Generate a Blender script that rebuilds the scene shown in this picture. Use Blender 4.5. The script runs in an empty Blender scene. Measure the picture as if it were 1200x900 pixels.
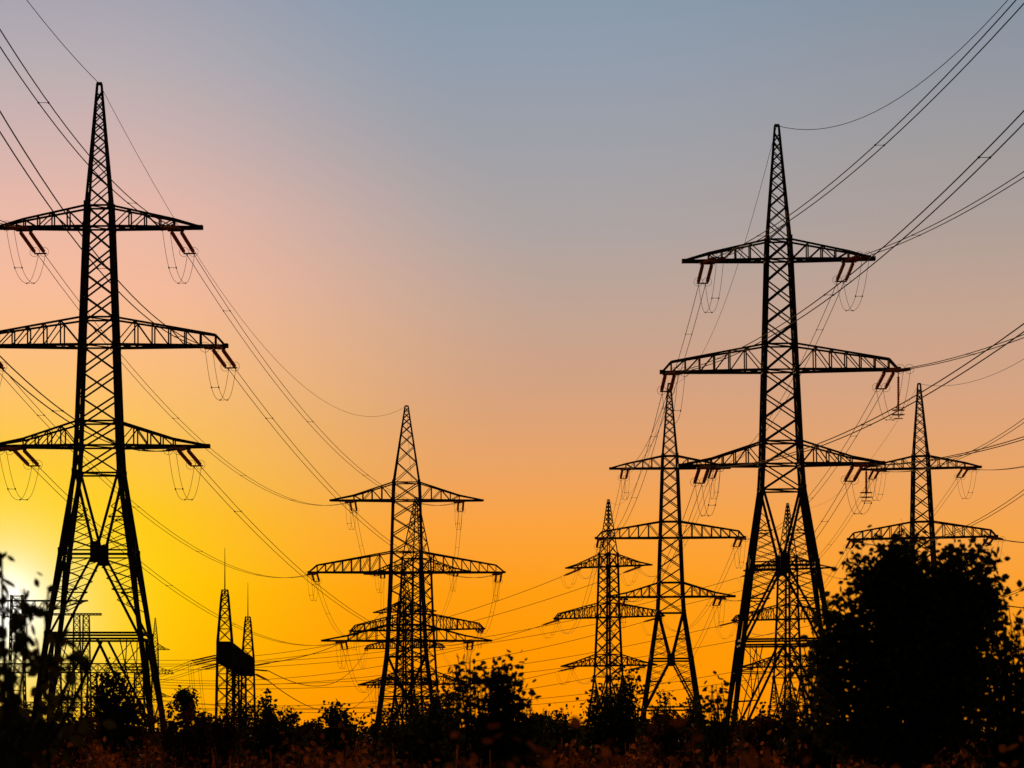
import bpy, math, random
import numpy as np
from mathutils import Vector, Matrix

random.seed(7)
rng = np.random.default_rng(7)
SC = bpy.context.scene
COL = SC.collection
KD = 4.0 / 3.0                                    # all distances below are for a 90 mm lens; the camera has 120 mm
F, HX, HY, EYE = 3000.0, 600.0, 860.0, 1.7      # lens in photo pixels, horizon, eye height


def P(px, py, D):
    """point at distance D that the photograph shows at (px, py)"""
    return Vector(((px - HX) * D / F, D * KD, EYE + (HY - py) * D / F))


def lin(c):
    return [((v / 255.0) / 12.92 if v <= 10.3 else ((v / 255.0 + 0.055) / 1.055) ** 2.4) for v in c]


# ------------------------------------------------------------------ camera
cd = bpy.data.cameras.new('camera')
cam = bpy.data.objects.new('camera', cd)
COL.objects.link(cam)
SC.camera = cam
cam.location = (0, 0, EYE)
cam.rotation_euler = (math.radians(90), 0, 0)
cd.sensor_width = 36.0
cd.lens = 120.0
cd.shift_y = (HY - 450.0) / 1200.0
cd.clip_end = 20000
cd.dof.use_dof = True
cd.dof.focus_distance = 300
cd.dof.aperture_fstop = 6.0

# ------------------------------------------------------------------ world
SUN_AZ, SUN_EL = -0.1485, 0.0360
W = bpy.data.worlds.new("World")
SC.world = W
W.use_nodes = True
nt = W.node_tree
nt.nodes.clear()


def N(t, **k):
    n = nt.nodes.new(t)
    for a, b in k.items():
        setattr(n, a, b)
    return n


def M(op, a, b=None, clamp=False, c=None):
    n = N('ShaderNodeMath', operation=op, use_clamp=clamp)
    for i, v in enumerate((a, b, c)):
        if v is None:
            continue
        if isinstance(v, (int, float)):
            n.inputs[i].default_value = v
        else:
            nt.links.new(v, n.inputs[i])
    return n.outputs[0]


def MIXC(fac, a, b, mode='MIX'):
    n = N('ShaderNodeMix', data_type='RGBA', blend_type=mode)
    for i, v in ((0, fac), (6, a), (7, b)):
        if isinstance(v, (int, float)):
            n.inputs[i].default_value = v
        elif isinstance(v, (tuple, list)):
            n.inputs[i].default_value = (*v[:3], 1)
        else:
            nt.links.new(v, n.inputs[i])
    return n.outputs[2]


def RANGE(v, a, b, smooth=True):
    n = N('ShaderNodeMapRange', interpolation_type='SMOOTHSTEP' if smooth else 'LINEAR')
    nt.links.new(v, n.inputs[0])
    n.inputs[1].default_value = a
    n.inputs[2].default_value = b
    n.inputs[3].default_value = 0
    n.inputs[4].default_value = 1
    return n.outputs[0]


tc = N('ShaderNodeTexCoord')
sep = N('ShaderNodeSeparateXYZ')
nt.links.new(tc.outputs['Generated'], sep.inputs[0])
X, Y, Z = sep.outputs
az = M('ARCTAN2', X, Y)
el = M('ARCSINE', Z)


def ramp(stops):
    """stops: (photo y, sRGB); elevation = atan((850-y)/3000)"""
    n = N('ShaderNodeValToRGB')
    nt.links.new(M('DIVIDE', el, 0.22, clamp=True), n.inputs[0])
    cr = n.color_ramp
    cr.interpolation = 'LINEAR'
    st = sorted(((math.atan((HY - y) / (F * KD))) / 0.22, c) for y, c in stops)
    while len(cr.elements) < len(st):
        cr.elements.new(0.5)
    for e, (p, c) in zip(cr.elements, st):
        e.position = max(0, min(1, p))
    for e, (p, c) in zip(cr.elements, st):
        e.color = (*lin(c), 1)
    return n.outputs[0]


RL = ramp([(850, (255, 160, 0)), (760, (255, 192, 0)), (680, (255, 203, 0)), (600, (255, 198, 22)), (520, (254, 193, 82)),
           (430, (253, 190, 126)), (340, (247, 187, 155)), (250, (234, 185, 168)), (170, (211, 180, 175)),
           (80, (185, 174, 178)), (0, (168, 164, 176))])
RM = ramp([(850, (255, 146, 0)), (760, (255, 151, 2)), (690, (255, 157, 18)), (620, (252, 162, 58)), (540, (233, 163, 102)),
           (450, (211, 162, 130)), (360, (193, 164, 148)), (270, (174, 164, 162)), (170, (160, 161, 168)),
           (80, (148, 158, 173)), (0, (138, 155, 173))])
RR = ramp([(850, (255, 148, 0)), (760, (255, 154, 14)), (690, (252, 159, 44)), (620, (246, 164, 74)), (540, (232, 164, 104)),
           (450, (212, 163, 131)), (360, (196, 163, 143)), (270, (175, 159, 152)), (170, (160, 156, 157)),
           (80, (147, 151, 161)), (0, (134, 146, 160))])
dsun = M('ABSOLUTE', M('SUBTRACT', az, SUN_AZ))
bump = M('EXPONENT', M('MULTIPLY', M('POWER', M('ABSOLUTE', M('SUBTRACT', el, 0.125)), 2.0), -1 / 0.05 ** 2))
front = MIXC(RANGE(M('DIVIDE', dsun, M('ADD', M('MULTIPLY', bump, 0.28), 1.0)), 0.016, 0.130), RL, RM)
front = MIXC(RANGE(dsun, 0.165, 0.29), front, RR)
# glow round the low sun
th2 = M('ADD', M('MULTIPLY', dsun, dsun), M('POWER', M('ABSOLUTE', M('SUBTRACT', el, SUN_EL)), 2.0))


def gauss(sig):
    return M('EXPONENT', M('MULTIPLY', th2, -1.0 / (sig * sig)))


front = MIXC(M('MULTIPLY', gauss(0.043), 0.95), front, lin((255, 220, 14)))
front = MIXC(M('MULTIPLY', gauss(0.021), 0.92), front, lin((255, 246, 190)))
front = MIXC(gauss(0.010), front, (1.5, 1.45, 1.3))
# the rest of the dome, outside the view, is the Nishita sky of a very low sun
sky = N('ShaderNodeTexSky', sky_type='NISHITA')
sky.sun_disc = False
sky.sun_elevation = SUN_EL
sky.sun_rotation = SUN_AZ
sky.air_density = 1.6
sky.dust_density = 3.0
dim = MIXC(1.0, sky.outputs[0], (0.05, 0.045, 0.045), 'MULTIPLY')
inview = M('MULTIPLY', RANGE(Y, 0.35, 0.9), RANGE(el, 0.62, 0.30))
col = MIXC(inview, dim, front)
bg = N('ShaderNodeBackground')
nt.links.new(col, bg.inputs[0])
bg.inputs[1].default_value = 1.0
out = N('ShaderNodeOutputWorld')
nt.links.new(bg.outputs[0], out.inputs[0])

# ------------------------------------------------------------------ sun
sd = bpy.data.lights.new('sun', 'SUN')
sd.energy = 2.2
sd.angle = math.radians(0.6)
sd.color = (1.0, 0.50, 0.18)
sun = bpy.data.objects.new('sun', sd)
COL.objects.link(sun)
sdir = Vector((-math.sin(SUN_AZ), -math.cos(SUN_AZ), -math.tan(SUN_EL)))
sun.rotation_euler = sdir.to_track_quat('-Z', 'Y').to_euler()
sun.location = (-60, 300, 60)

vs = SC.view_settings
vs.view_transform = 'Standard'
vs.look = 'None'
vs.exposure = 0
vs.gamma = 1
vs.use_curve_mapping = False
SC.render.engine = 'CYCLES'
SC.cycles.max_bounces = 4
SC.cycles.use_denoising = True

# ------------------------------------------------------------------ materials


def mat(name, base, rough=0.7, metal=0.0, noise=None, trans=None, scale=4.0):
    m = bpy.data.materials.new(name)
    m.use_nodes = True
    t = m.node_tree
    b = t.nodes['Principled BSDF']
    b.inputs['Roughness'].default_value = rough
    b.inputs['Metallic'].default_value = metal
    b.inputs['Base Color'].default_value = (*base, 1)
    b.inputs['Specular IOR Level'].default_value = 0.25 if rough < 0.5 else 0.02
    if noise:
        g = t.nodes.new('ShaderNodeTexCoord')
        nn = t.nodes.new('ShaderNodeTexNoise')
        nn.inputs['Scale'].default_value = scale
        nn.inputs['Detail'].default_value = 4
        t.links.new(g.outputs['Object'], nn.inputs['Vector'])
        r = t.nodes.new('ShaderNodeValToRGB')
        r.color_ramp.elements[0].position = 0.35
        r.color_ramp.elements[1].position = 0.68
        r.color_ramp.elements[0].color = (*base, 1)
        r.color_ramp.elements[1].color = (*noise, 1)
        t.links.new(nn.outputs[0], r.inputs[0])
        t.links.new(r.outputs[0], b.inputs['Base Color'])
    if trans:
        tr = t.nodes.new('ShaderNodeBsdfTranslucent')
        tr.inputs[0].default_value = (*trans, 1)
        ad = t.nodes.new('ShaderNodeAddShader')
        t.links.new(b.outputs[0], ad.inputs[0])
        t.links.new(tr.outputs[0], ad.inputs[1])
        t.links.new(ad.outputs[0], t.nodes['Material Output'].inputs[0])
    return m


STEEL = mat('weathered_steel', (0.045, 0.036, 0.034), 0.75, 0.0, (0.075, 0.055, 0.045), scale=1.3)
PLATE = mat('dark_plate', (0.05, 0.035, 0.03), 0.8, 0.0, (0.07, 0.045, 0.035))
GLASS = mat('brown_insulator', (0.30, 0.07, 0.03), 0.6, 0.0, (0.36, 0.09, 0.035), trans=(0.38, 0.20, 0.09))
CABLE = mat('weathered_cable', (0.035, 0.026, 0.022), 0.9, 0.0, (0.025, 0.02, 0.018))
BARK = mat('bark', (0.05, 0.035, 0.025), 0.9, 0.0, (0.03, 0.022, 0.018), scale=8)
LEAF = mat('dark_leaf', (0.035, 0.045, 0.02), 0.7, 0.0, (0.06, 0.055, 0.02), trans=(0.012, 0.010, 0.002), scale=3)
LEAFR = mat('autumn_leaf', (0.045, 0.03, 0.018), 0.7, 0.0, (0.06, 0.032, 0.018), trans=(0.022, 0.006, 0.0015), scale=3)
WEED = mat('dry_weed', (0.04, 0.02, 0.012), 0.9, 0.0, (0.07, 0.03, 0.015), trans=(0.014, 0.004, 0.001), scale=0.35)
wt = WEED.node_tree
tr_ = next(n for n in wt.nodes if n.type == 'BSDF_TRANSLUCENT')
nz = wt.nodes.new('ShaderNodeTexNoise')
nz.inputs['Scale'].default_value = 0.9
nz.inputs['Detail'].default_value = 5
wt.links.new(next(n for n in wt.nodes if n.type == 'TEX_COORD').outputs['Object'], nz.inputs['Vector'])
rr_ = wt.nodes.new('ShaderNodeValToRGB')
rr_.color_ramp.elements[0].position = 0.40
rr_.color_ramp.elements[0].color = (0.012, 0.0035, 0.001, 1)
rr_.color_ramp.elements[1].position = 0.68
rr_.color_ramp.elements[1].color = (0.24, 0.062, 0.012, 1)
wt.links.new(nz.outputs[0], rr_.inputs[0])
wt.links.new(rr_.outputs[0], tr_.inputs[0])
SOIL = mat('ground_soil', (0.045, 0.032, 0.02), 0.95, 0.0, (0.04, 0.045, 0.022), scale=0.12)

# ------------------------------------------------------------------ helpers


class MB:
    """collects bars, tubes and plates that become ONE mesh object"""

    def __init__(s):
        s.v, s.f = [], []

    def bar(s, a, b, w, w2=None):
        a, b = Vector(a), Vector(b)
        d = b - a
        if d.length < 1e-6:
            return
        d.normalize()
        u = d.cross(Vector((0, 0, 1)))
        if u.length < 0.05:
            u = d.cross(Vector((0, 1, 0)))
        u.normalize()
        v = d.cross(u)
        w2 = w if w2 is None else w2
        n = len(s.v)
        for p, q in ((a, w), (b, w2)):
            for i, j in ((-1, -1), (1, -1), (1, 1), (-1, 1)):
                s.v.append(tuple(p + u * (i * q / 2) + v * (j * q / 2)))
        s.f += [(n, n + 1, n + 5, n + 4), (n + 1, n + 2, n + 6, n + 5), (n + 2, n + 3, n + 7, n + 6),
                (n + 3, n, n + 4, n + 7), (n + 3, n + 2, n + 1, n), (n + 4, n + 5, n + 6, n + 7)]

    def tube(s, pts, r, k=5, r2=None):
        n0 = len(s.v)
        m = len(pts)
        r2 = r if r2 is None else r2
        for i, p in enumerate(pts):
            d = (Vector(pts[min(i + 1, m - 1)]) - Vector(pts[max(i - 1, 0)])).normalized()
            u = d.cross(Vector((0, 0, 1)))
            if u.length < 0.05:
                u = d.cross(Vector((0, 1, 0)))
            u.normalize()
            v = d.cross(u)
            q = r + (r2 - r) * i / (m - 1)
            for j in range(k):
                a = 2 * math.pi * j / k
                s.v.append(tuple(Vector(p) + u * (q * math.cos(a)) + v * (q * math.sin(a))))
        for i in range(m - 1):
            for j in range(k):
                a, b = n0 + i * k + j, n0 + i * k + (j + 1) % k
                s.f.append((a, b, b + k, a + k))
        s.f.append(tuple(n0 + j for j in range(k))[::-1])
        s.f.append(tuple(n0 + (m - 1) * k + j for j in range(k)))

    def lathe_x(s, prof, k=8, oy=0.0, oz=0.0):
        n0 = len(s.v)
        for x, r in prof:
            for j in range(k):
                a = 2 * math.pi * j / k
                s.v.append((x, oy + r * math.cos(a), oz + r * math.sin(a)))
        for i in range(len(prof) - 1):
            for j in range(k):
                a, b = n0 + i * k + j, n0 + i * k + (j + 1) % k
                s.f.append((a, b, b + k, a + k))

    def box(s, c, size):
        cx, cy, cz = c
        x, y, z = (q / 2 for q in size)
        n = len(s.v)
        for dz in (-z, z):
            for dx, dy in ((-x, -y), (x, -y), (x, y), (-x, y)):
                s.v.append((cx + dx, cy + dy, cz + dz))
        s.f += [(n, n + 1, n + 5, n + 4), (n + 1, n + 2, n + 6, n + 5), (n + 2, n + 3, n + 7, n + 6),
                (n + 3, n, n + 4, n + 7), (n + 3, n + 2, n + 1, n), (n + 4, n + 5, n + 6, n + 7)]

    def mesh(s, name, material):
        me = bpy.data.meshes.new(name)
        me.from_pydata(s.v, [], s.f)
        me.materials.append(material)
        me.update()
        return me

    def build(s, name, material, parent=None):
        return link(name, s.mesh(name, material), parent)


def link(name, me, parent=None):
    o = bpy.data.objects.new(name, me)
    COL.objects.link(o)
    if parent:
        o.parent = parent
    return o


def tag(o, label, cat, group=None, kind=None):
    if label:
        o['label'] = label
    if cat:
        o['category'] = cat
    if group:
        o['group'] = group
    if kind:
        o['kind'] = kind
    return o


def empty(name, loc, rz=0.0):
    o = bpy.data.objects.new(name, None)
    o.empty_display_size = 0.3
    COL.objects.link(o)
    o.location = loc
    o.rotation_euler = (0, 0, rz)
    return o


def copy_tree(o, parent=None):
    c = o.copy()
    COL.objects.link(c)
    if parent:
        c.parent = parent
    for ch in list(o.children):
        copy_tree(ch, c)
    return c


def poly_mesh(name, verts, nv, material):
    """verts: (n, nv, 3) array -> mesh of n separate nv-gons, fast"""
    n = verts.shape[0]
    me = bpy.data.meshes.new(name)
    me.vertices.add(n * nv)
    me.vertices.foreach_set('co', verts.reshape(-1).astype(np.float32))
    me.loops.add(n * nv)
    me.loops.foreach_set('vertex_index', np.arange(n * nv, dtype=np.int32))
    me.polygons.add(n)
    me.polygons.foreach_set('loop_start', np.arange(0, n * nv, nv, dtype=np.int32))
    me.polygons.foreach_set('loop_total', np.full(n, nv, dtype=np.int32))
    me.materials.append(material)
    me.update(calc_edges=True)
    me.validate()
    return me


LEAFSHAPE = np.array([(0, 0), (0.30, 0.36), (0.62, 0.40), (1.0, 0.0), (0.62, -0.40), (0.30, -0.36)])
BLADE = np.array([(0, 0.10), (0.5, 0.5), (1.0, 0.0), (0.5, -0.5)])


def leaves(cent, size, droop=0.35, shape=LEAFSHAPE, aspect=0.8, up=0.0):
    """flat leaves of random orientation at cent (n,3)"""
    n = len(cent)
    d = rng.normal(size=(n, 3))
    d[:, 2] = d[:, 2] * 0.7 - droop + up
    d /= np.linalg.norm(d, axis=1)[:, None]
    q = rng.normal(size=(n, 3))
    u = np.cross(d, q)
    u /= np.linalg.norm(u, axis=1)[:, None]
    s = size * rng.uniform(0.6, 1.3, n)
    L, Wd = shape[:, 0], shape[:, 1]
    return (cent[:, None, :] + d[:, None, :] * (L[None, :, None] * s[:, None, None])
            + u[:, None, :] * (Wd[None, :, None] * (s * aspect)[:, None, None]))


# ------------------------------------------------------------------ setting: ground
g = MB()
g.v = [(-4000, -400, 0), (4000, -400, 0), (4000, 9000, 0), (-4000, 9000, 0)]
g.f = [(0, 1, 2, 3)]
tag(g.build('ground', SOIL), None, None, kind='structure')

# ------------------------------------------------------------------ pylons


def interp(prof, z):
    for (a, h), (b, k) in zip(prof, prof[1:]):
        if z <= b:
            return h + (k - h) * (z - a) / (b - a)
    return prof[-1][1]


SPEC_A = dict(prof=[(0, 3.85), (7.16, 2.85), (12.3, 2.12), (17.2, 1.38), (18.9, 1.28), (25.1, 1.06), (32.4, 0.80), (33.7, 0.75), (41.3, 0.13)],
              waist=17.2, node=12.3, beam=7.16,
              arms=[('lower', 18.9, 20.4, 6.6, 0.70, 0.45, 0.77), ('middle', 25.1, 26.8, 7.72, 0.93, 0.68, 0.94), ('upper', 32.4, 33.7, 6.16, 0.75, 0.50, 0.76)],
              leg=0.21, br=0.085, ch=0.15, pan=0.80)
SPEC_B = dict(prof=[(0, 3.7), (4.9, 3.0), (9.8, 2.35), (11.7, 2.22), (19.8, 1.85), (28.3, 1.60), (30.4, 1.52), (39.5, 0.18)],
              waist=9.8, node=5.0, beam=None,
              arms=[('lower', 11.7, 13.6, 9.9, 0.70, 0.62, 0.76), ('middle', 19.8, 22.2, 11.5, 0.92, 0.85, 0.95), ('upper', 28.3, 30.4, 8.9, 0.70, 0.60, 0.72)],
              leg=0.26, br=0.10, ch=0.19, pan=0.62)


def pylon(name, loc, spec, label, rz=0.0, cut=0.0, body=1.0, armk=1.0, thick=1.0, lean=0.0):
    root = empty(name, loc, rz)
    cut -= 10.0 * loc[1] / KD / F
    root.rotation_euler = (0, lean, rz)
    tag(root, label, 'pylon', 'lattice pylons of the power lines')
    prof = [(z - cut, h * body) for z, h in spec['prof']]
    h = lambda z: interp(prof, z)
    br, leg, ch = spec['br'] * thick, spec['leg'] * thick, spec['ch'] * thick
    ztop = prof[-1][0]
    zw, zn = spec['waist'] - cut, spec['node'] - cut
    zb = spec['beam'] - cut if spec['beam'] else None
    arms = [(n, a - cut, b - cut, L * armk, k, kz, at) for n, a, b, L, k, kz, at in spec['arms']]
    zup = arms[-1][2]
    # four legs, each a part
    zl = [0.0] + [z for z, _ in prof if 0 < z <= zup]
    for sx, sy in ((-1, -1), (1, -1), (1, 1), (-1, 1)):
        m = MB()
        for a, b in zip(zl, zl[1:]):
            wa = leg * (0.85 + 0.32 * (1 - a / zup))
            m.bar((sx * h(a), sy * h(a), a), (sx * h(b), sy * h(b), b), wa)
            m.box((sx * h(b), sy * h(b), b), (wa * 1.35, wa * 1.35, 0.55))
        m.box((sx * h(0), sy * h(0), 0.15), (0.7, 0.7, 0.5))
        m.build('leg', STEEL, root)
    faces = [((1, 0), (0, -1)), ((1, 0), (0, 1)), ((0, 1), (-1, 0)), ((0, 1), (1, 0))]

    def fp(face, u, z, f=None):        # a point on a face: u in -1..1 across
        (ax, ay), (ox, oy) = face
        q = h(z)
        return Vector((ax * u * q + ox * q, ay * u * q + oy * q, z))

    # lattice of the trunk
    m = MB()
    z = zw
    stops = [zw] + [q for a in arms for q in (a[1], a[2])]
    for a, b in zip(stops, stops[1:]):
        n = max(1, round((b - a) / (2 * h((a + b) / 2) * spec['pan'])))
        if b - a < 2.6:
            n = 1
        for i in range(n):
            z0, z1 = a + (b - a) * i / n, a + (b - a) * (i + 1) / n
            for fc in faces:
                m.bar(fp(fc, -1, z0), fp(fc, 1, z1), br * 1.15)
                m.bar(fp(fc, 1, z0), fp(fc, -1, z1), br)
    for q in stops:
        for fc in faces:
            m.bar(fp(fc, -1, q), fp(fc, 1, q), br * 1.3)
        m.bar((-h(q), -h(q), q), (h(q), h(q), q), br * .8)
    m.build('trunk_lattice', STEEL, root)
    # legs' own bracing under the waist
    m = MB()
    zend = zb if zb else 0.25
    for fc in faces:
        t = Vector((fc[0][0], fc[0][1], 0))
        o = Vector((fc[1][0], fc[1][1], 0))
        node = fp(fc, 0, zn)
        for s in (-1, 1):
            m.bar(fp(fc, s * 0.93, zw), node + t * s * .06, br * 1.55)
            m.bar(node + t * s * .06, fp(fc, s * 0.96, zend), br * 1.55)
            # rungs and lacing between leg and diagonal
            for k, (za, zc, inv) in enumerate(((zw, zn, 0), (zend, zn, 1))):
                st_ = [(0.04 + .90 * q / 7) for q in range(8)]
                pts = [(fp(fc, s, za + (zc - za) * q), fp(fc, s * (1 - q) * 0.95, za + (zc - za) * q)) for q in st_]
                m.bar(pts[4][0], pts[4][1], br * .9)
                for q in range(2, 7):
                    m.bar(pts[q][q % 2], pts[q + 1][1 - q % 2], br * .62)
                    if q > 2:
                        m.bar(pts[q][1 - q % 2], pts[q + 1][q % 2], br * .5)
        m.bar(fp(fc, -1, zn) + Vector((0, 0, .12)), fp(fc, 1, zn) + Vector((0, 0, .12)), br * 1.1)
        m.bar(fp(fc, -1, zn) - Vector((0, 0, .16)), fp(fc, 1, zn) - Vector((0, 0, .16)), br * 1.1)
        if zb:
            m.bar(fp(fc, -1, zb + .18), fp(fc, 1, zb + .18), br * 1.5)
            m.bar(fp(fc, -1, zb - .18), fp(fc, 1, zb - .18), br * 1.5)
            top = fp(fc, 0, zb - .18)
            for s in (-1, 1):
                foot = fp(fc, s * .97, 0.3)
                m.bar(top + t * s * .2, foot, br * 1.55)
                pl = None
                for q in (0.25, 0.5, 0.75):
                    zz = zb * (1 - q)
                    L_ = fp(fc, s, zz)
                    D_ = top.lerp(foot, q)
                    m.bar(L_, D_, br * .8)
                    m.bar(D_, fp(fc, s * (1 - q * .6), zb - .2), br * .6)
                    if pl:
                        m.bar(pl, D_, br * .6)
                    pl = L_
    m.build('leg_bracing', STEEL, root)
    if spec is SPEC_A:
        for fc in faces:
            m = MB()
            c = fp(fc, 0, zn)
            w = 0.62
            sz = (w, 0.05, 1.30) if fc[0][0] else (0.05, w, 1.30)
            m.box(c + Vector((fc[1][0], fc[1][1], 0)) * .07, sz)
            m.build('gusset_plate', PLATE, root)
    # peak
    m = MB()
    z = zup
    for sx, sy in ((-1, -1), (1, -1), (1, 1), (-1, 1)):
        m.bar((sx * h(zup), sy * h(zup), zup), (sx * h(ztop), sy * h(ztop), ztop), leg * .58, leg * .42)
    while z < ztop - 0.5:
        z1 = min(ztop, z + max(0.62, 2 * h(z) * 0.80))
        for fc in faces:
            m.bar(fp(fc, -1, z), fp(fc, 1, z1), br * .8)
            m.bar(fp(fc, 1, z), fp(fc, -1, z1), br * .8)
        z = z1
    m.box((0, 0, ztop), (0.32, 0.32, 0.16))
    m.build('peak', STEEL, root)
    # crossarms, one part for each side
    att = {}
    for nm, z0, z1, L, kx, kz, at in arms:
        hb, ht = h(z0), h(z1)
        for s in (-1, 1):
            m = MB()
            xk = L * kx
            n = max(4, int(round((xk - hb) / 1.05)))
            dep = lambda x: hb + (0.26 - hb) * (x - hb) / (L - hb)

            def topz(x):
                return z1 + (z0 + kz - z1) * (x - ht) / (xk - ht)
            xs = [hb + (xk - hb) * ((i / n) ** 0.9) for i in range(n + 1)]
            for f in (-1, 1):
                m.bar((s * hb, f * hb, z0), (s * L, f * .26, z0), ch * 1.1)
                m.bar((s * ht, f * ht, z1), (s * xk, f * dep(xk), z0 + kz), ch * .8)
                m.bar((s * xk, f * dep(xk), z0 + kz), (s * L, f * .2, z0 + .08), ch * .8)
                for i in range(n):
                    a, b = xs[i], xs[i + 1]
                    A0, A1 = (s * a, f * dep(a), z0), (s * a, f * dep(a), topz(max(a, ht)))
                    B0, B1 = (s * b, f * dep(b), z0), (s * b, f * dep(b), topz(b))
                    m.bar(B0, B1, br * 1.0)
                    if nm != 'upper' or i % 2 == 0:
                        m.bar(A1 if i else A0, B0 if i else B1, br * .75)
                    else:
                        m.bar(A0, B1, br * .75)
            for i in range(n):
                a, b = xs[i], xs[i + 1]
                m.bar((s * a, -dep(a), z0), (s * b, dep(b), z0), br * .7)
                m.bar((s * a, dep(a), z0), (s * b, -dep(b), z0), br * .7)
                m.bar((s * b, -dep(b), z0), (s * b, dep(b), z0), br * .7)
                m.bar((s * b, -dep(b), topz(b)), (s * b, dep(b), topz(b)), br * .7)
            m.box((s * (L + .05), 0, z0 + .03), (0.36, 0.62, 0.24))
            xa = L * at
            m.box((s * xa, 0, z0 - .09), (1.0, 2 * dep(xa) + .25, 0.12))
            m.box((s * hb, 0, z0), (0.30, 2 * hb + .2, 0.34))
            m.build('crossarm', STEEL, root)
            for f in (-1, 1):
                att[(nm, s, f)] = (s * xa, f * (dep(xa) + .05), z0 - .14)
    bpy.context.view_layer.update()
    return dict(root=root, att=att, top=(0, 0, ztop), arms=arms)


def wp(t, key):
    p = t['top'] if key == 'top' else t['att'][key]
    return t['root'].matrix_world @ Vector(p)


def clone(t, loc, label, rz=None, lean=0.0):
    c = copy_tree(t['root'])
    c.location = loc
    c.rotation_euler = (0, lean, t['root'].rotation_euler.z if rz is None else rz)
    c['label'] = label
    bpy.context.view_layer.update()
    return dict(root=c, att=t['att'], top=t['top'], arms=t['arms'])


def at(px, D):
    return ((px - HX) * D / F, D * KD, 0)


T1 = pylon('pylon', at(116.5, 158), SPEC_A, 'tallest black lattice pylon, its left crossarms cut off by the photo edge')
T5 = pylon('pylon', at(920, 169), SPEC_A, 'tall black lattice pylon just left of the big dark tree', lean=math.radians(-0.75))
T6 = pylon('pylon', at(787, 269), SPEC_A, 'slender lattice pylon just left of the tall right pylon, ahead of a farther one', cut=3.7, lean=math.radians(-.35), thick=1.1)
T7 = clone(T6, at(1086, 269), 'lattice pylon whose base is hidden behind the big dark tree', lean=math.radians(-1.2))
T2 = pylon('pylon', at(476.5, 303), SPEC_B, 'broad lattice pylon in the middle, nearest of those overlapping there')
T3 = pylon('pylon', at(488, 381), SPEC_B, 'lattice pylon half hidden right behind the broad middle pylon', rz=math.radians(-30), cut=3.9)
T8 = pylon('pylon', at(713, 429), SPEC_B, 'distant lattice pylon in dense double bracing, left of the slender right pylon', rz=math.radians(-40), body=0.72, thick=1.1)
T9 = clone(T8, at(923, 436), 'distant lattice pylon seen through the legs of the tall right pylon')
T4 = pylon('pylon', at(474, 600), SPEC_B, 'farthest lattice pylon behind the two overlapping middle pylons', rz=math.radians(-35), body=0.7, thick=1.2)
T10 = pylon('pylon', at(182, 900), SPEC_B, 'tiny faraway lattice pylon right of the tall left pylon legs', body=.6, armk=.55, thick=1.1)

# ------------------------------------------------------------------ insulators, jumpers, cables
LSTR = 5.0


def string_prof(L, nd, r):
    pr = [(0.0, 0.03), (0.30, 0.03)]
    x0, x1 = 0.35, L - 0.45
    for i in range(nd):
        x = x0 + (x1 - x0) * i / nd
        w = (x1 - x0) / nd
        pr += [(x, 0.05), (x + w * .25, r), (x + w * .55, r * .93), (x + w * .9, 0.06)]
    pr += [(x1 + .02, 0.035), (L, 0.03)]
    return pr


def ins_meshes():
    r = {}
    m = MB()
    m.lathe_x(string_prof(LSTR, 22, 0.125), 9)
    r['disc_string'] = m.mesh('disc_string', GLASS)
    m = MB()
    m.box((LSTR + .03, 0, 0), (0.10, 0.80, 0.07))
    m.bar((LSTR + .05, -.25, 0), (LSTR + .45, -.225, 0), .05)
    m.bar((LSTR + .05, .25, 0), (LSTR + .45, .225, 0), .05)
    r['yoke'] = m.mesh('yoke', STEEL)
    m = MB()
    m.tube([(LSTR - .35, .30 * math.cos(a), .30 * math.sin(a)) for a in np.linspace(0, 2 * math.pi, 17)], .012, 4)
    r['guard_ring'] = m.mesh('guard_ring', CABLE)
    m = MB()
    for y in (-.28, .28):
        m.lathe_x(string_prof(LSTR, 11, 0.15), 6, oy=y)
    m.box((LSTR + .03, 0, 0), (0.12, 0.8, 0.1))
    r['far'] = m.mesh('insulator_pair', GLASS)
    return r


INS = ins_meshes()


def aim(o, a, d):
    d = d.normalized()
    y = Vector((0, 0, 1)).cross(d)
    y.normalize()
    z = d.cross(y)
    mt = Matrix((d, y, z)).transposed().to_4x4()
    o.rotation_euler = mt.to_euler()
    o.location = a


def insulator(a, d, label, group, near=True, k=1.0):
    if near:
        o = bpy.data.objects.new('insulator_pair', None)
        COL.objects.link(o)
        for s in (-.30, .30):
            c = link('disc_string', INS['disc_string'], o)
            c.location = (0, s, 0)
            c = link('guard_ring', INS['guard_ring'], o)
            c.location = (0, s, 0)
        link('yoke', INS['yoke'], o)
    else:
        o = link('insulator_pair', INS['far'])
    aim(o, a, d)
    o.scale = (k, 1, 1)
    tag(o, label, 'insulator', group)
    return o


def para(a, b, sag, t):
    p = a.lerp(b, t)
    p.z -= 4 * sag * t * (1 - t)
    return p


sp = MB()
sp.bar((0, -.225, 0), (0, .225, 0), .022)
for y in (-.225, .225):
    sp.box((0, y, 0), (.14, .065, .075))
SPACER = sp.mesh('spacer', STEEL)


def tubeobj(pts, r, name, parent=None, k=5):
    m = MB()
    m.tube(pts, r, k)
    return m.build(name, CABLE, parent)


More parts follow.
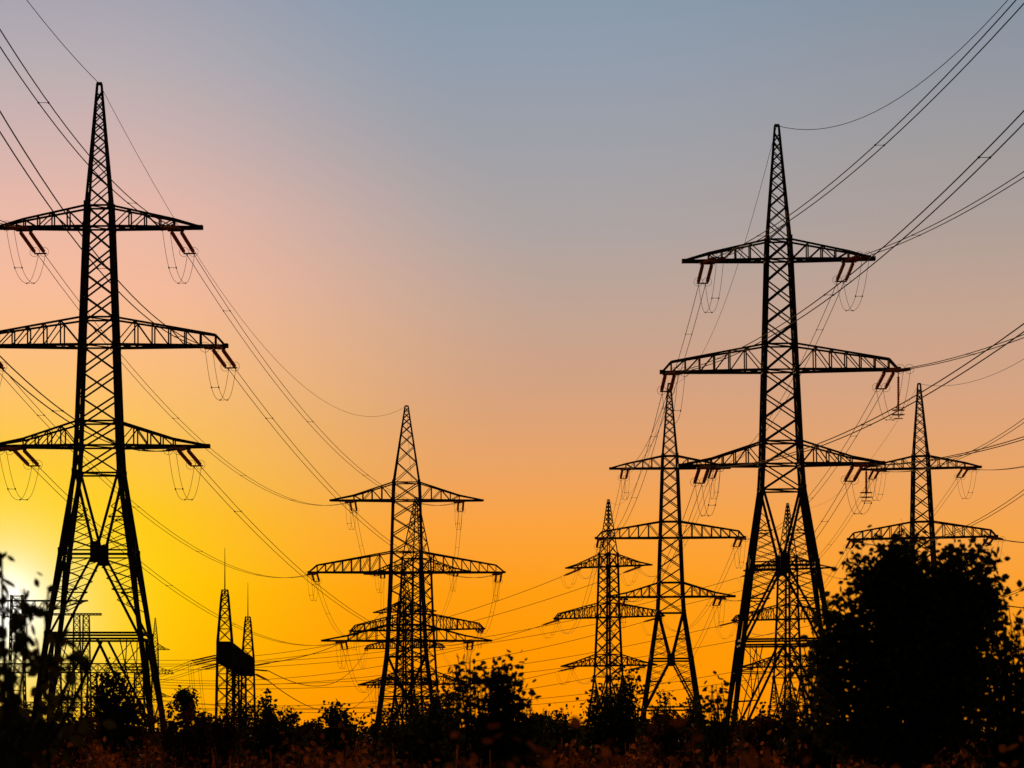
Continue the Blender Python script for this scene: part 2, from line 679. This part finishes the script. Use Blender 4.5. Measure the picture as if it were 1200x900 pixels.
def twin(pf, t0, t1, r, label, group, nsp=4, n=28, sep=.225, jumper=False):
    """a bundle of two conductors along pf(t)"""
    ts = np.linspace(t0, t1, n)
    pts = [pf(float(t)) for t in ts]
    d = (pts[-1] - pts[0])
    perp = Vector((-d.y, d.x, 0)).normalized()
    o = empty('jumper_loop' if jumper else 'twin_cable', pts[0])
    tag(o, label, 'jumper' if jumper else 'cable', group)
    for s in (-sep, sep):
        tubeobj([p - pts[0] + perp * s for p in pts], r, 'conductor', o)
    for i in range(nsp):
        k = (i + 0.55) / nsp * (n - 1)
        if jumper:
            k = (n - 1) * (0.30, 0.68)[i]
        k = min(n - 2, int(k))
        c = link('spacer', SPACER, o)
        p, q = pts[k], pts[k + 1]
        aim(c, p.lerp(q, random.random() if not jumper else 0) - pts[0], q - p)
    return o


SIDE = {-1: 'left', 1: 'right'}


class End:
    pass


def span(ta, tb, na, nb, sag, r=0.017, near=True, keys=None, nsp=4, delta=None, wires=True, fa=1, fb=-1, ga=None, dsc='', ends_b=True, esag=None):
    """cables from pylon ta to tb (or by delta towards an unseen one); returns string ends"""
    ends = {}
    if delta is not None:
        r *= 1.3
    for (nm, z0, *_r) in ta['arms']:
        for s in (-1, 1):
            if keys and (nm, s) not in keys:
                continue
            a = wp(ta, (nm, s, fa))
            b = (a + delta) if delta is not None else wp(tb, (nm, s, fb))
            L = (b - a).length
            sg = sag[nm] if isinstance(sag, dict) else sag
            pf = lambda t, a=a, b=b, sg=sg: para(a, b, sg, t)
            t0 = (LSTR + .4) / L
            d0 = pf(t0) - a
            insulator(a, d0, f'insulator pair under {nm} {SIDE[s]} arm of {na}, {dsc or "pulling away"}'
                      if not ga else f'insulator pair at {nm} {SIDE[s]} arm of {na}, {ga}',
                      f'insulators on {na}', near)
            ends[(nm, s, fa)] = pf(t0)
            t1 = 1.0
            if tb is not None and ends_b:
                t1 = 1 - (LSTR + .4) / L
                insulator(b, pf(t1) - b, f'insulator pair, {nm} {SIDE[s]} arm of {nb}, facing {na}', f'insulators on {nb}', near)
                ends[(nm, s, 'b')] = pf(t1)
            if wires:
                lab = (f'twin cable, {nm} {SIDE[s]} arm of {na} to {nb}')
                twin(pf, t0, t1, r, lab, f'twin cables between {na} and {nb}', nsp)
    if wires:
        a = wp(ta, 'top')
        b = a + delta if delta is not None else wp(tb, 'top')
        o = tubeobj([para(a, b, esag, float(t)) for t in np.linspace(0, 1, 30)], r * .75, 'earth_wire')
        tag(o, f'thin earth wire from tip of {na} to {nb}', 'cable', 'earth wires between pylon tips')
    return ends


def jumpers(ends_near, ends_far, na, depth, r, fb=None):
    for (nm, s, f), p in ends_near.items():
        q = ends_far.get((nm, s, 1)) or ends_far.get((nm, s, 'b'))
        if q is None or f == 'b' and fb is None:
            continue
        pf = lambda t, p=p, q=q: p.lerp(q, t) - Vector((0, 0, depth * (1 - abs(2 * t - 1) ** 2.4)))
        twin(pf, 0, 1, r, f'slack twin jumper loop under {nm} {SIDE[s]} arm of {na}', f'jumper loops under the arms of {na}', 2, 20, jumper=True)


nT1, nT2 = 'tallest left pylon', 'broad middle pylon'
nT3 = 'pylon behind broad middle one'
nT5, nT6, nT7 = 'tall right pylon', 'slender pylon', 'pylon behind big tree'
nT8, nT9, nT4 = 'distant double-braced pylon', 'pylon between tall legs', 'farthest middle pylon'

R = 0.021
e12 = span(T1, T2, nT1, nT2, dict(upper=5.8, middle=5.0, lower=4.3), R, nsp=5, esag=8.0)
e1n = span(T1, None, nT1, 'upper left photo corner', 3.1, R, esag=2.0, delta=Vector((0, -84 * KD, 0)), fa=-1, dsc='pulling towards camera', nsp=3)
jumpers(e1n, e12, nT1, 2.5, .014)
e23 = span(T2, T3, nT2, nT3, 3.0, R, esag=4.0, nsp=2)
e2b = {(k[0], k[1], -1): v for k, v in e12.items() if k[2] == 'b'}
jumpers(e2b, e23, nT2, 2.6, .014)
e34 = span(T3, T4, nT3, nT4, 5.0, R, esag=4.0, near=False, nsp=0)
e3b = {(k[0], k[1], -1): v for k, v in e23.items() if k[2] == 'b'}
jumpers(e3b, e34, nT3, 2.4, .014)

e56 = span(T5, T6, nT5, nT6, 3.2, R, esag=4.5, nsp=4)
e5n = span(T5, None, nT5, 'upper right photo corner', 2.2, R, esag=6.0, delta=Vector((9.5, -80 * KD, 0)), fa=-1, dsc='pulling towards camera', nsp=3)
jumpers(e5n, e56, nT5, 2.6, .014)
e68 = span(T6, T8, nT6, nT8, 5.5, R, esag=5.0, nsp=2)
e6b = {(k[0], k[1], -1): v for k, v in e56.items() if k[2] == 'b'}
jumpers(e6b, e68, nT6, 2.6, .014)
e79 = span(T7, T9, nT7, nT9, 5.5, R, esag=5.0, nsp=2)
e7n = span(T7, None, nT7, 'right photo edge', 3.0, R, esag=4.0, delta=Vector((4, -90 * KD, 0)), fa=-1, dsc='pulling towards camera', nsp=3)
jumpers(e7n, e79, nT7, 2.6, .014)

# hanging support insulators that hold jumpers on the tall right pylon
for nm, L, lab in (('middle', 3.0, 'long thin vertical insulator hanging from the middle right arm tip of the tall right pylon'),
                   ('lower', 2.2, 'short vertical insulator hanging from the lower right arm tip of the tall right pylon')):
    a = wp(T5, (nm, 1, 1)) + Vector((0.55, -.4, 0.0))
    o = empty('suspension_insulator', a)
    tag(o, lab, 'insulator', 'vertical insulators under the tall right pylon')
    m = MB()
    pr = [(-x, r) for x, r in string_prof(L, 14, .085)]
    m.lathe_x(pr, 7)
    c = m.build('disc_string', GLASS, o)
    c.rotation_euler = (0, math.radians(-90), 0)
    m = MB()
    for zz in (-L + .45, -L + .15):
        m.tube([(.42 * math.cos(q), .42 * math.sin(q), zz) for q in np.linspace(0, 2 * math.pi, 17)], .02, 4)
        m.bar((-.42, 0, zz), (.42, 0, zz), .025)
    m.bar((-.3, 0, -L - .1), (.3, 0, -L - .1), .06)
    m.build('guard_ring', STEEL, o)

# lines that leave T8 and T9 to the left, into the substation
gl = {}
for tw, nm_, off, base in ((T8, nT8, 0, 800), (T9, nT9, 8, 806)):
    ends = {}
    for nm, z0, *_r in tw['arms']:
        for s in (-1, 1):
            a = wp(tw, (nm, s, 1))
            i = {'upper': 0, 'middle': 1, 'lower': 2}[nm] * 2 + (s > 0)
            b = P(132 - 14 * i - off, 772 + 8 * i + off * .6, 470)
            L = (b - a).length
            pf = lambda t, a=a, b=b: para(a, b, 5.0, t)
            t0 = (LSTR * .68 + .3) / L
            insulator(a, pf(t0) - a, f'insulator pair reaching left from {nm} {SIDE[s]} arm of {nm_}', f'insulators reaching left from {nm_}', False, .68)
            ends[(nm, s, 1)] = pf(t0)
            o = tubeobj([pf(float(t)) for t in np.linspace(t0, 1, 40)], .042, 'power_cable')
            tag(o, f'long cable sagging left from {nm} {SIDE[s]} arm of {nm_} to substation', 'cable', f'cables from {nm_} to the substation')
    src = e68 if tw is T8 else e79
    eb = {(k[0], k[1], -1): v for k, v in src.items() if k[2] == 'b'}
    jumpers(eb, ends, nm_, 2.4, .014)

# ------------------------------------------------------------------ substation gantries


def lattice_box(m, a, b, w, hh, n, br, ch):
    """box truss between a and b: w wide, hh high"""
    a, b = Vector(a), Vector(b)
    d = (b - a)
    u = d.cross(Vector((0, 0, 1)))
    if u.length < .1 * d.length:
        u = Vector((1, 0, 0))
        v = Vector((0, 1, 0))
    else:
        u.normalize()
        v = Vector((0, 0, 1))
    c = lambda t, i, j: a + d * t + u * (i * w / 2) + v * (j * hh / 2)
    cr = ((-1, -1), (1, -1), (1, 1), (-1, 1))
    for i, j in cr:
        m.bar(c(0, i, j), c(1, i, j), ch)
    for k in range(n):
        t0, t1 = k / n, (k + 1) / n
        for (i, j), (p, q) in zip(cr, cr[1:] + cr[:1]):
            m.bar(c(t0, i, j), c(t1, p, q), br)
            m.bar(c(t0, p, q), c(t1, i, j), br)
            m.bar(c(t1, i, j), c(t1, p, q), br)


def mast(m, base, w0, w1, H, br, lg, pan=0.9):
    z = 0.0
    bx, by, bz = base
    hw = lambda z: (w0 + (w1 - w0) * z / H) / 2
    cs = ((-1, -1), (1, -1), (1, 1), (-1, 1))
    for i, j in cs:
        m.bar((bx + i * hw(0), by + j * hw(0), bz), (bx + i * hw(H), by + j * hw(H), bz + H), lg)
    while z < H - .3:
        z1 = min(H, z + 2 * hw(z) * pan)
        for (i, j), (p, q) in zip(cs, cs[1:] + cs[:1]):
            m.bar((bx + i * hw(z), by + j * hw(z), bz + z), (bx + p * hw(z1), by + q * hw(z1), bz + z1), br)
            m.bar((bx + p * hw(z), by + q * hw(z), bz + z), (bx + i * hw(z1), by + j * hw(z1), bz + z1), br)
            m.bar((bx + i * hw(z1), by + j * hw(z1), bz + z1), (bx + p * hw(z1), by + q * hw(z1), bz + z1), br)
        z = z1


# the dark portal seen almost end on
D1, D2 = 231.0, 284.0
c1, c2 = P(263.5, 850, D1), P(290.5, 850, D2)
g1 = empty('substation_gantry', (c1.x, c1.y, 0))
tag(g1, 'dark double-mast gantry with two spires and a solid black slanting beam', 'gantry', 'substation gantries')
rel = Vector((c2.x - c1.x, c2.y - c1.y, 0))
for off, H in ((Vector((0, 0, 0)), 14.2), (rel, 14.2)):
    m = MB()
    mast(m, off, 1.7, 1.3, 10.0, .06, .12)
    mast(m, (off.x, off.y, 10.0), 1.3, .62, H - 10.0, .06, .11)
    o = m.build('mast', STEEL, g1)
    m = MB()
    mast(m, (off.x, off.y, H), .62, .5, .5, .05, .08)
    m.bar((off.x, off.y, H), (off.x, off.y, H + 4.3), .12, .035)
    m.build('spire', STEEL, o)
m = MB()
ud = rel.normalized()
uu = Vector((ud.y, -ud.x, 0))
zt, zb_ = 9.97, 8.1
e0, e1 = -ud * .8, rel + ud * .8
n0 = len(m.v)
for e in (e0, e1):
    for i in (-.68, .68):
        for z in (zb_, zt):
            m.v.append(tuple(e + uu * i + Vector((0, 0, z))))
m.f += [(0, 1, 3, 2), (4, 6, 7, 5), (0, 4, 5, 1), (2, 3, 7, 6), (1, 5, 7, 3), (0, 2, 6, 4)]
for k in range(27):
    q = e0.lerp(e1, k / 26)
    for i in (-.71, .71):
        m.bar(q + uu * i + Vector((0, 0, zb_)), q + uu * i + Vector((0, 0, zt)), .08)
m.build('beam', PLATE, g1)
for t_ in (0.30, 0.62):
    m = MB()
    q = rel * t_
    mast(m, (q.x, q.y, 0), 1.3, 1.1, zb_, .07, .12)
    m.build('post', STEEL, g1)
base1 = Vector((c1.x, c1.y, 0))
# strings on the left of that gantry and the cables they hold
ORD = ['topmost', 'second highest', 'middle', 'second lowest', 'lowest']
for i, t_ in enumerate((0.03, 0.10, 0.17, 0.34, 0.42)):
    a = base1 + rel * t_ - uu * .75 * (1 if uu.x > 0 else -1) + Vector((0, 0, zt - 1.1 - .06 * i))
    d = Vector((-1, .25, -.22))
    aim_d = d.normalized()
    io = insulator(a, d, f'{ORD[i]} insulator on the left of the dark gantry beam', 'insulators left of the dark gantry', False)
    io.scale = (.56, .42, .55)
    e = a + aim_d * (LSTR * .56 + .1)
    b = P(150 - 10 * i, 790 + 5 * i, 300)
    o = tubeobj([para(e, b, .5, float(t)) for t in np.linspace(0, 1, 14)], .022, 'power_cable')
    tag(o, f'cable running left from the {ORD[i]} left insulator of the dark gantry', 'cable', 'cables left of the dark gantry')
    o = tubeobj([e, e + Vector((.15, .1, -1.8)), e + Vector((.5, 0, -4.5)), Vector((e.x + .9, e.y, 0.3))], .016, 'dropper_wire')
    tag(o, f'thin wire dropping from the {ORD[i]} left insulator of the dark gantry', 'cable', 'dropper wires left of the dark gantry')
for i, (sx, sy, nm, lab) in enumerate(((330, 774, 'upper', 'upper'), (322, 787, 'middle', 'middle'), (321, 801, 'lower', 'lower'))):
    a = base1 + rel * 1.0 + uu * .75 * (1 if uu.x > 0 else -1) + Vector((0, 0, zt - .7 - .45 * i))
    e = P(sx, sy, 287)
    io = insulator(a, e - a, f'{lab} brown insulator pair on the right end of the dark gantry', 'insulators right of the dark gantry', False, .6)
    io.scale = (.6, .45, .6)
    e = a + (e - a).normalized() * (LSTR * .6 + .1)
    b = wp(T4, (nm, -1, -1))
    sag = (2.0, 4.5, 5.0)[i]
    pf = lambda t: para(e, b, sag, t)
    o = tubeobj([pf(float(t)) for t in np.linspace(0, .985, 30)], .05, 'power_cable')
    tag(o, f'cable from the {lab} right insulator of the dark gantry to {nT4}', 'cable', 'cables right of the dark gantry')
    insulator(b, pf(.985) - b, f'insulator pair on {nm} left arm of {nT4}, facing the dark gantry', f'insulators on {nT4}', False)

# thin T-gantry with a flat top behind the tall left pylon's legs
D = 330.0
gt = empty('substation_gantry', (P(95, 850, D).x, D * KD, 0))
tag(gt, 'thin gantry of two lattice masts under one flat bar, inside the tall pylon legs', 'gantry', 'substation gantries')
s_ = D / F
ht = EYE + (HY - 721) * s_
for px in (90, 101):
    m = MB()
    mast(m, ((px - 95) * s_, 0, 0), 1.5, .75, ht, .05, .09, 1.1)
    m.build('mast', STEEL, gt)
m = MB()
lattice_box(m, ((60 - 95) * s_, 0, ht + .12), ((119 - 95) * s_, 0, ht + .12), .5, .22, 16, .04, .09)
m.build('beam', STEEL, gt)
# higher arm that comes in from the photo's left edge
D = 260.0
s_ = D / F
ga = empty('substation_gantry', (P(20, 850, D).x, D * KD, 0))
tag(ga, 'gantry with one long pointed arm at the far left behind blurred leaves', 'gantry', 'substation gantries')
ht = EYE + (HY - 704) * s_
m = MB()
mast(m, (0, 0, 0), 1.8, 1.1, ht + .6, .07, .13)
m.build('mast', STEEL, ga)
m = MB()
for f in (-.4, .4):
    for s in (-1, 1):
        m.bar((0, f, ht), (s * 83 * s_, f * .4, ht), .15)
        m.bar((0, f, ht - 1.9), (s * 80 * s_, f * .4, ht - .05), .10)
        for k in range(1, 8):
            q = k / 8
            m.bar((s * 83 * s_ * q, f, ht), (s * 83 * s_ * q, f, ht - 1.9 * (1 - q)), .06)
            m.bar((s * 83 * s_ * q, f, ht - 1.9 * (1 - q)), (s * 83 * s_ * (q + .12), f, ht), .06)
m.build('arm', STEEL, ga)
# low wide lattice portal
D = 300.0
s_ = D / F
gp = empty('substation_gantry', (P(75, 850, D).x, D * KD, 0))
tag(gp, 'low wide gantry with a thick lattice beam across the tall left pylon legs', 'gantry', 'substation gantries')
hb = EYE + (HY - 783) * s_
for px in (-40, 66, 108, 163):
    m = MB()
    mast(m, ((px - 75) * s_, 0, 0), 1.5, 1.0, hb - .5, .06, .11)
    m.build('mast', STEEL, gp)
m = MB()
lattice_box(m, ((-60 - 75) * s_, 0, hb), ((166 - 75) * s_, 0, hb), 1.1, 1.05, 22, .06, .13)
m.build('beam', STEEL, gp)
D = 420.0
s_ = D / F
gq = empty('substation_gantry', (P(30, 850, D).x, D * KD, 0))
tag(gq, 'farthest low lattice gantry, a thin double bar at the far left', 'gantry', 'substation gantries')
hb = EYE + (HY - 826) * s_
for px in (12, 44, 76):
    m = MB()
    mast(m, ((px - 30) * s_, 0, 0), 1.2, 1.0, hb + 2.5, .07, .12)
    m.build('mast', STEEL, gq)
m = MB()
lattice_box(m, ((0 - 30) * s_, 0, hb), ((150 - 30) * s_, 0, hb), 1.0, .9, 20, .07, .13)
m.build('beam', STEEL, gq)

# ------------------------------------------------------------------ vegetation


sh = 'shrubs along the foot of the pylons'


def plant(kind, label, cat, px, D, lobes, nleaf, lpx, material=LEAF, ntip=60, group=None, trunk=0.0, tall=0.0, stray=0.5, aspect=.8, shoots=.06):
    """lobes: (px, py, rx, ry) in photo pixels at distance D, made round in depth; leaves sit on twigs that grow from the stem"""
    k = D / F
    if group == sh:
        lobes = [(a, b - 5, c * 1.06, e * 1.2) for a, b, c, e in lobes]
        nleaf = int(nleaf * 1.35)
    basep = Vector(((px - HX) * k, D * KD, 0))
    root = empty(kind, basep)
    tag(root, label, cat, group)
    stem = MB()
    ar = np.array([l[2] * l[3] for l in lobes], float)
    ar = ar ** .7
    ar /= ar.sum()
    pts = []
    H = max(EYE + (HY - (l[1] - l[3])) * k for l in lobes)
    lowest = min(EYE + (HY - (l[1] + l[3])) * k for l in lobes)
    tips = []
    for i in range(ntip):
        l = lobes[rng.choice(len(lobes), p=ar)]
        v = rng.normal(size=3)
        v /= np.linalg.norm(v)
        r = rng.uniform(.30, 1.0) ** .5 * (rng.uniform(1.08, 1.32) if rng.uniform() < shoots else 1.0)
        rd = (l[2] + l[3]) / 2
        tip = Vector(((l[0] + v[0] * r * l[2] - px) * k, v[1] * r * rd * k * .9, EYE + (HY - l[1] + v[2] * r * l[3]) * k))
        tips.append(tip)
    zt0 = max(0.2, min(trunk, H)) if trunk else 0
    tr = max(.012, H * .014)
    if trunk:
        stem.tube([(0, 0, 0), (H * .01, 0, zt0 * .6), (0, 0, zt0), (0.02 * H, 0, H * .75)], tr, 7, tr * .35)
    per = max(2, nleaf // ntip)
    for tip in tips:
        if tip.z < .1:
            tip.z = .1
        if trunk:
            f = max(zt0 * .7, min(tip.z * .72, H * .72))
            st = Vector((0.012 * H * f / H, 0, f))
        else:
            st = Vector((tip.x * .25 + random.gauss(0, .05) * H * .3, tip.y * .25, 0))
        mid = st.lerp(tip, .55) + Vector((random.gauss(0, .04), random.gauss(0, .04), .06)) * (tip - st).length
        pl = [st, st.lerp(mid, .5), mid, mid.lerp(tip, .5), tip]
        stem.tube(pl, max(.004, tr * .4), 4, .0022 + tr * .06)
        t = 1 - rng.uniform(0, 1, per) ** 1.6 * (.48 if trunk else .72)
        for q in t:
            p = mid.lerp(tip, (q - .55) / .45) if q > .55 else st.lerp(mid, q / .55)
            pts.append(p)
    pts = np.array([tuple(p) for p in pts])
    pts += rng.normal(size=pts.shape) * (lpx * k * stray * 1.6)
    pts[:, 2] = np.maximum(pts[:, 2], .05)
    lv = leaves(pts, lpx * k * 1.25, aspect=aspect)
    link('foliage' if not trunk else 'crown', poly_mesh('foliage', lv, 6, material), root)
    stem.build('stems' if not trunk else 'trunk', BARK, root)
    return root


# the big dark tree on the right
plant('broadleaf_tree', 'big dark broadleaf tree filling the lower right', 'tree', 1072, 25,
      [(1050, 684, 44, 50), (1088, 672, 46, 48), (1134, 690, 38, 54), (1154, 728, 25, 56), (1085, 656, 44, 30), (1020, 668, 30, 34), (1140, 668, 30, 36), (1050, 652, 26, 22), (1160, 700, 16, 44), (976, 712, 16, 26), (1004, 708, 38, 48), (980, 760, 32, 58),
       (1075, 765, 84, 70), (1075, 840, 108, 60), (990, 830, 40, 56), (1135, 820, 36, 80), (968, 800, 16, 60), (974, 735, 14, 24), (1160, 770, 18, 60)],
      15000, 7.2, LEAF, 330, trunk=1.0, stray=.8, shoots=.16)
plant('leafy_shrub', 'dark leafy shrub touching the right photo edge beside the big tree', 'shrub', 1190, 24,
      [(1176, 735, 16, 44), (1188, 752, 20, 42), (1200, 800, 40, 70), (1172, 840, 30, 55), (1215, 740, 18, 40)], 2400, 7.5, LEAF, 95, stray=1.0)
plant('leafy_shrub', 'loose leafy bush against the left foot of the big tree', 'shrub', 955, 27,
      [(955, 800, 16, 50), (948, 850, 26, 40), (968, 770, 14, 40)], 1100, 7.5, LEAF, 55, stray=1.0)
plant('leafy_shrub', 'tall ragged leafy bush in front of the broad middle pylon', 'shrub', 575, 30,
      [(570, 820, 50, 34), (545, 800, 20, 36), (588, 805, 30, 30), (615, 840, 28, 28), (575, 862, 75, 36), (548, 775, 7, 14), (590, 785, 8, 16)],
      3600, 7.0, LEAF, 150, stray=.8)
sh = 'shrubs along the foot of the pylons'
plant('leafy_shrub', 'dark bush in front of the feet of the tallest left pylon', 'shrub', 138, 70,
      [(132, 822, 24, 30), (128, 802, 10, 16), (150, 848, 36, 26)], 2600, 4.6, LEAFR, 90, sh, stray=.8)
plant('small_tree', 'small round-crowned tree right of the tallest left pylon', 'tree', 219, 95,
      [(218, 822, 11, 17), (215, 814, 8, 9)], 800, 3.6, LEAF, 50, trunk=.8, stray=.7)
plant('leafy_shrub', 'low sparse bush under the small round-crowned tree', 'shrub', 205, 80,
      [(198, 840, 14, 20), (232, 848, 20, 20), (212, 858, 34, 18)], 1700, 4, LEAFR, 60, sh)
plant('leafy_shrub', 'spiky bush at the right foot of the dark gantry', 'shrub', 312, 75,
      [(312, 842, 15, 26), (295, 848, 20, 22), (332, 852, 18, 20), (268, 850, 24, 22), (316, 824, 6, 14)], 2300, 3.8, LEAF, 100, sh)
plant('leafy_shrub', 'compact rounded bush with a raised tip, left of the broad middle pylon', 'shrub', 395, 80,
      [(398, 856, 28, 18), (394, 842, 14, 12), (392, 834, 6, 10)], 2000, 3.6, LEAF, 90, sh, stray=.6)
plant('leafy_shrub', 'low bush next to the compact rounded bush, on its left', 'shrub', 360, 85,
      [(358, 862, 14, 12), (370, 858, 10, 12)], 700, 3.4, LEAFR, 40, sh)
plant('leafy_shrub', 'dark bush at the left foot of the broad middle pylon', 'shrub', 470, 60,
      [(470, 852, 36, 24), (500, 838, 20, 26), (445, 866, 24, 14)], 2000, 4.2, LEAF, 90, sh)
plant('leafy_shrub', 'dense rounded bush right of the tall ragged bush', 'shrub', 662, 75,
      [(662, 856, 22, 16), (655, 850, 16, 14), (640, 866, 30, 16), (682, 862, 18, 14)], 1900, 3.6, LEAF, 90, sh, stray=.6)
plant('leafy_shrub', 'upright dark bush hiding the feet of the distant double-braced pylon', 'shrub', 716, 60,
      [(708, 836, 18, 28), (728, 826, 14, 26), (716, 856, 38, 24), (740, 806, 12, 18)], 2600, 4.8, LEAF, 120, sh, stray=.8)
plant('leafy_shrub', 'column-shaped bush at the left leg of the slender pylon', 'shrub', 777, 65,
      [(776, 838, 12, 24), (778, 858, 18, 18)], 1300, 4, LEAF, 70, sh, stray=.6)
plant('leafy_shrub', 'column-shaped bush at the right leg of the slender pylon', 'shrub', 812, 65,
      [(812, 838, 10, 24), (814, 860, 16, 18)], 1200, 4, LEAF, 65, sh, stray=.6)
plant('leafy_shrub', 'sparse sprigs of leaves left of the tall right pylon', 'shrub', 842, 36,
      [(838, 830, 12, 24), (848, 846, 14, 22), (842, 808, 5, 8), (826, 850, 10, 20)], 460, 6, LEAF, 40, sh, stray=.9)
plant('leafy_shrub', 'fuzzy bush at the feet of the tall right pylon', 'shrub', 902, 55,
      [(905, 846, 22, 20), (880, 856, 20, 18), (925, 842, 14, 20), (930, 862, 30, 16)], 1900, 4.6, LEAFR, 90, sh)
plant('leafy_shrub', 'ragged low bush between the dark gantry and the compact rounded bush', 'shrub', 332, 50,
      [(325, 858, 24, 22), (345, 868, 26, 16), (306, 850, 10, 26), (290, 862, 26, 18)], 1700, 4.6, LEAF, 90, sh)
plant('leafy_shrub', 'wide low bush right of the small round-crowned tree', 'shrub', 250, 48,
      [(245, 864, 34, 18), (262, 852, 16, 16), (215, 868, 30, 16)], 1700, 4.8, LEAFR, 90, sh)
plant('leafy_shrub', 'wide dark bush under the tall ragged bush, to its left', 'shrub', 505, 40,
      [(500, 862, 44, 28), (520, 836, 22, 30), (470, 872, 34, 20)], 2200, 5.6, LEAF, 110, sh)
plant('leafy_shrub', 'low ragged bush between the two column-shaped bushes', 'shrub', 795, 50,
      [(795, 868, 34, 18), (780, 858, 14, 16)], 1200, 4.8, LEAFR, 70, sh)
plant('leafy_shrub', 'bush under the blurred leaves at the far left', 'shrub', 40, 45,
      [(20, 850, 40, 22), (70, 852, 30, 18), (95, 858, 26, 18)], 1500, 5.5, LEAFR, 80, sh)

# blurred near plant on the left, against the sun
k = 14.0 / F
npl = empty('young_poplar', (P(20, 850, 14).x, 14.0 * KD, 0))
tag(npl, 'blurred near sapling with hanging leaves at the left photo edge before the sun', 'sapling')
st, lv = MB(), []
shoots = [[(4, 900), (6, 800), (3, 720), (2, 655)], [(10, 900), (20, 830), (32, 760), (28, 690)], [(14, 900), (40, 840), (52, 760), (57, 690)],
          [(0, 900), (12, 840), (18, 770), (20, 700)], [(30, 900), (60, 850), (80, 800), (84, 765)], [(30, 900), (66, 860), (98, 800), (104, 768)]]
blobs = [(0, 650), (2, 668), (0, 682), (3, 698), (0, 712), (4, 728), (0, 748), (2, 765), (6, 782), (0, 798), (4, 812), (3, 660), (2, 675), (5, 690), (1, 705), (4, 740), (8, 760), (3, 775), (10, 790), (4, 800), (28, 690), (45, 678), (56, 692), (32, 705), (34, 716), (30, 712),
         (57, 706), (52, 714), (60, 712), (45, 722), (24, 728), (18, 735), (22, 742), (26, 735), (12, 722), (44, 752), (42, 758), (24, 756), (37, 776), (54, 762), (58, 776),
         (52, 785), (58, 790), (62, 770), (70, 742), (66, 748), (76, 744), (84, 764), (88, 768), (103, 766), (84, 776), (66, 778), (86, 808), (82, 815), (56, 800), (68, 832),
         (6, 812), (12, 815), (4, 825), (14, 830), (8, 838), (20, 842), (16, 850), (26, 838), (10, 822), (2, 845), (30, 852), (44, 850), (40, 842), (50, 820), (12, 800)]
for s in shoots:
    pts = []
    for i in range(len(s) - 1):
        for t in np.linspace(0, 1, 5, endpoint=False):
            a, b = s[i], s[i + 1]
            pts.append(P(a[0] + (b[0] - a[0]) * t, a[1] + (b[1] - a[1]) * t, 14) - npl.location)
    pts.append(P(*s[-1], 14) - npl.location)
    pts[0] = Vector((pts[0].x, 0, pts[0].z))
    pts = [Vector((pts[0].x * .4, 0, 0))] + pts
    st.tube(pts, .016, 5, .006)
c = []
for bx, by in blobs:
    for j in range(4 if by > 775 else (3 if by > 715 else 2)):
        q = P(bx + random.gauss(0, 4.5), by + random.gauss(0, 4.5), 14) - npl.location
        c.append((q.x, random.gauss(0, .12), q.z))
for j in range(150):
    q = P(abs(random.gauss(0, 40)), random.uniform(838, 905), 14) - npl.location
    c.append((q.x, random.gauss(0, .2), q.z))
lv = leaves(np.array(c), 19 * k, droop=1.3, aspect=.8)
link('foliage', poly_mesh('foliage', lv, 6, LEAF), npl)
st.build('stems', BARK, npl)

# undergrowth that hides the ground, too many plants to count
n = 70000
d = 9 + 200 * rng.uniform(0, 1, n) ** 1.9
x = rng.uniform(-.23, .23, n) * d
patch = np.sin(x * 1.3 + d * .35) * np.sin(x * .45 - d * .21 + 1.3) + .6 * np.sin(x * 3.1 + 2 * np.sin(d * .5))
top = np.clip(1.20 + .22 * patch + rng.normal(0, .14, n), .35, 1.95)
z = top * rng.uniform(.35, 1.0, n) ** .5
cen = np.stack([x, d, z], 1)
sz = .055 + .0009 * d
lv = leaves(cen, sz, droop=-.1, aspect=.7)
u = link('undergrowth', poly_mesh('undergrowth', lv, 6, WEED))
tag(u, 'dark reddish weeds and brush covering the ground in the foreground', 'undergrowth', kind='stuff')
n = 3500
d = 30 + 180 * rng.uniform(0, 1, n) ** 1.7
x = rng.uniform(-.23, .23, n) * d
hgt = rng.uniform(.7, 1.6, n)
b0 = np.stack([x, d, np.zeros(n)], 1)
tp = b0 + np.stack([rng.normal(0, .12, n), rng.normal(0, .12, n), hgt], 1)
wd = np.stack([.005 + .00012 * d, np.zeros(n), np.zeros(n)], 1)
st_ = np.stack([b0 - wd, b0 + wd, tp + wd * .3, tp - wd * .3], 1)
u = link('dry_stalks', poly_mesh('dry_stalks', st_, 4, WEED))
tag(u, 'thin dry weed stalks standing among the foreground brush', 'weeds', kind='stuff')
# scrub that closes the view along the horizon
cs = []
for i in range(260):
    dd = rng.uniform(190, 560)
    xx = rng.uniform(-.23, .23) * dd
    hh = abs(rng.normal(0, 1.0)) * .8 + 1.25 + .0012 * dd
    ww = rng.uniform(.6, 2.4) * (dd / 250)
    m_ = int(330 * ww * hh / (2.5 * (dd / 250) ** 2)) + 60
    a_ = rng.uniform(0, 2 * math.pi, m_)
    q_ = rng.uniform(0, 1, m_) ** .5
    zz = hh * rng.uniform(.05, 1, m_) ** .7
    q_ *= np.sqrt(np.clip(1.02 - (zz / hh) ** 2.2, 0.02, 1))
    cs.append(np.stack([xx + ww * q_ * np.cos(a_), dd + ww * q_ * np.sin(a_), zz], 1))
cs = np.concatenate(cs)
lv = leaves(cs, .10 + .0008 * cs[:, 1], droop=0, aspect=.8)
u = link('scrub', poly_mesh('scrub', lv, 6, LEAF))
tag(u, 'far low scrub closing the view along the horizon', 'scrub', kind='stuff')
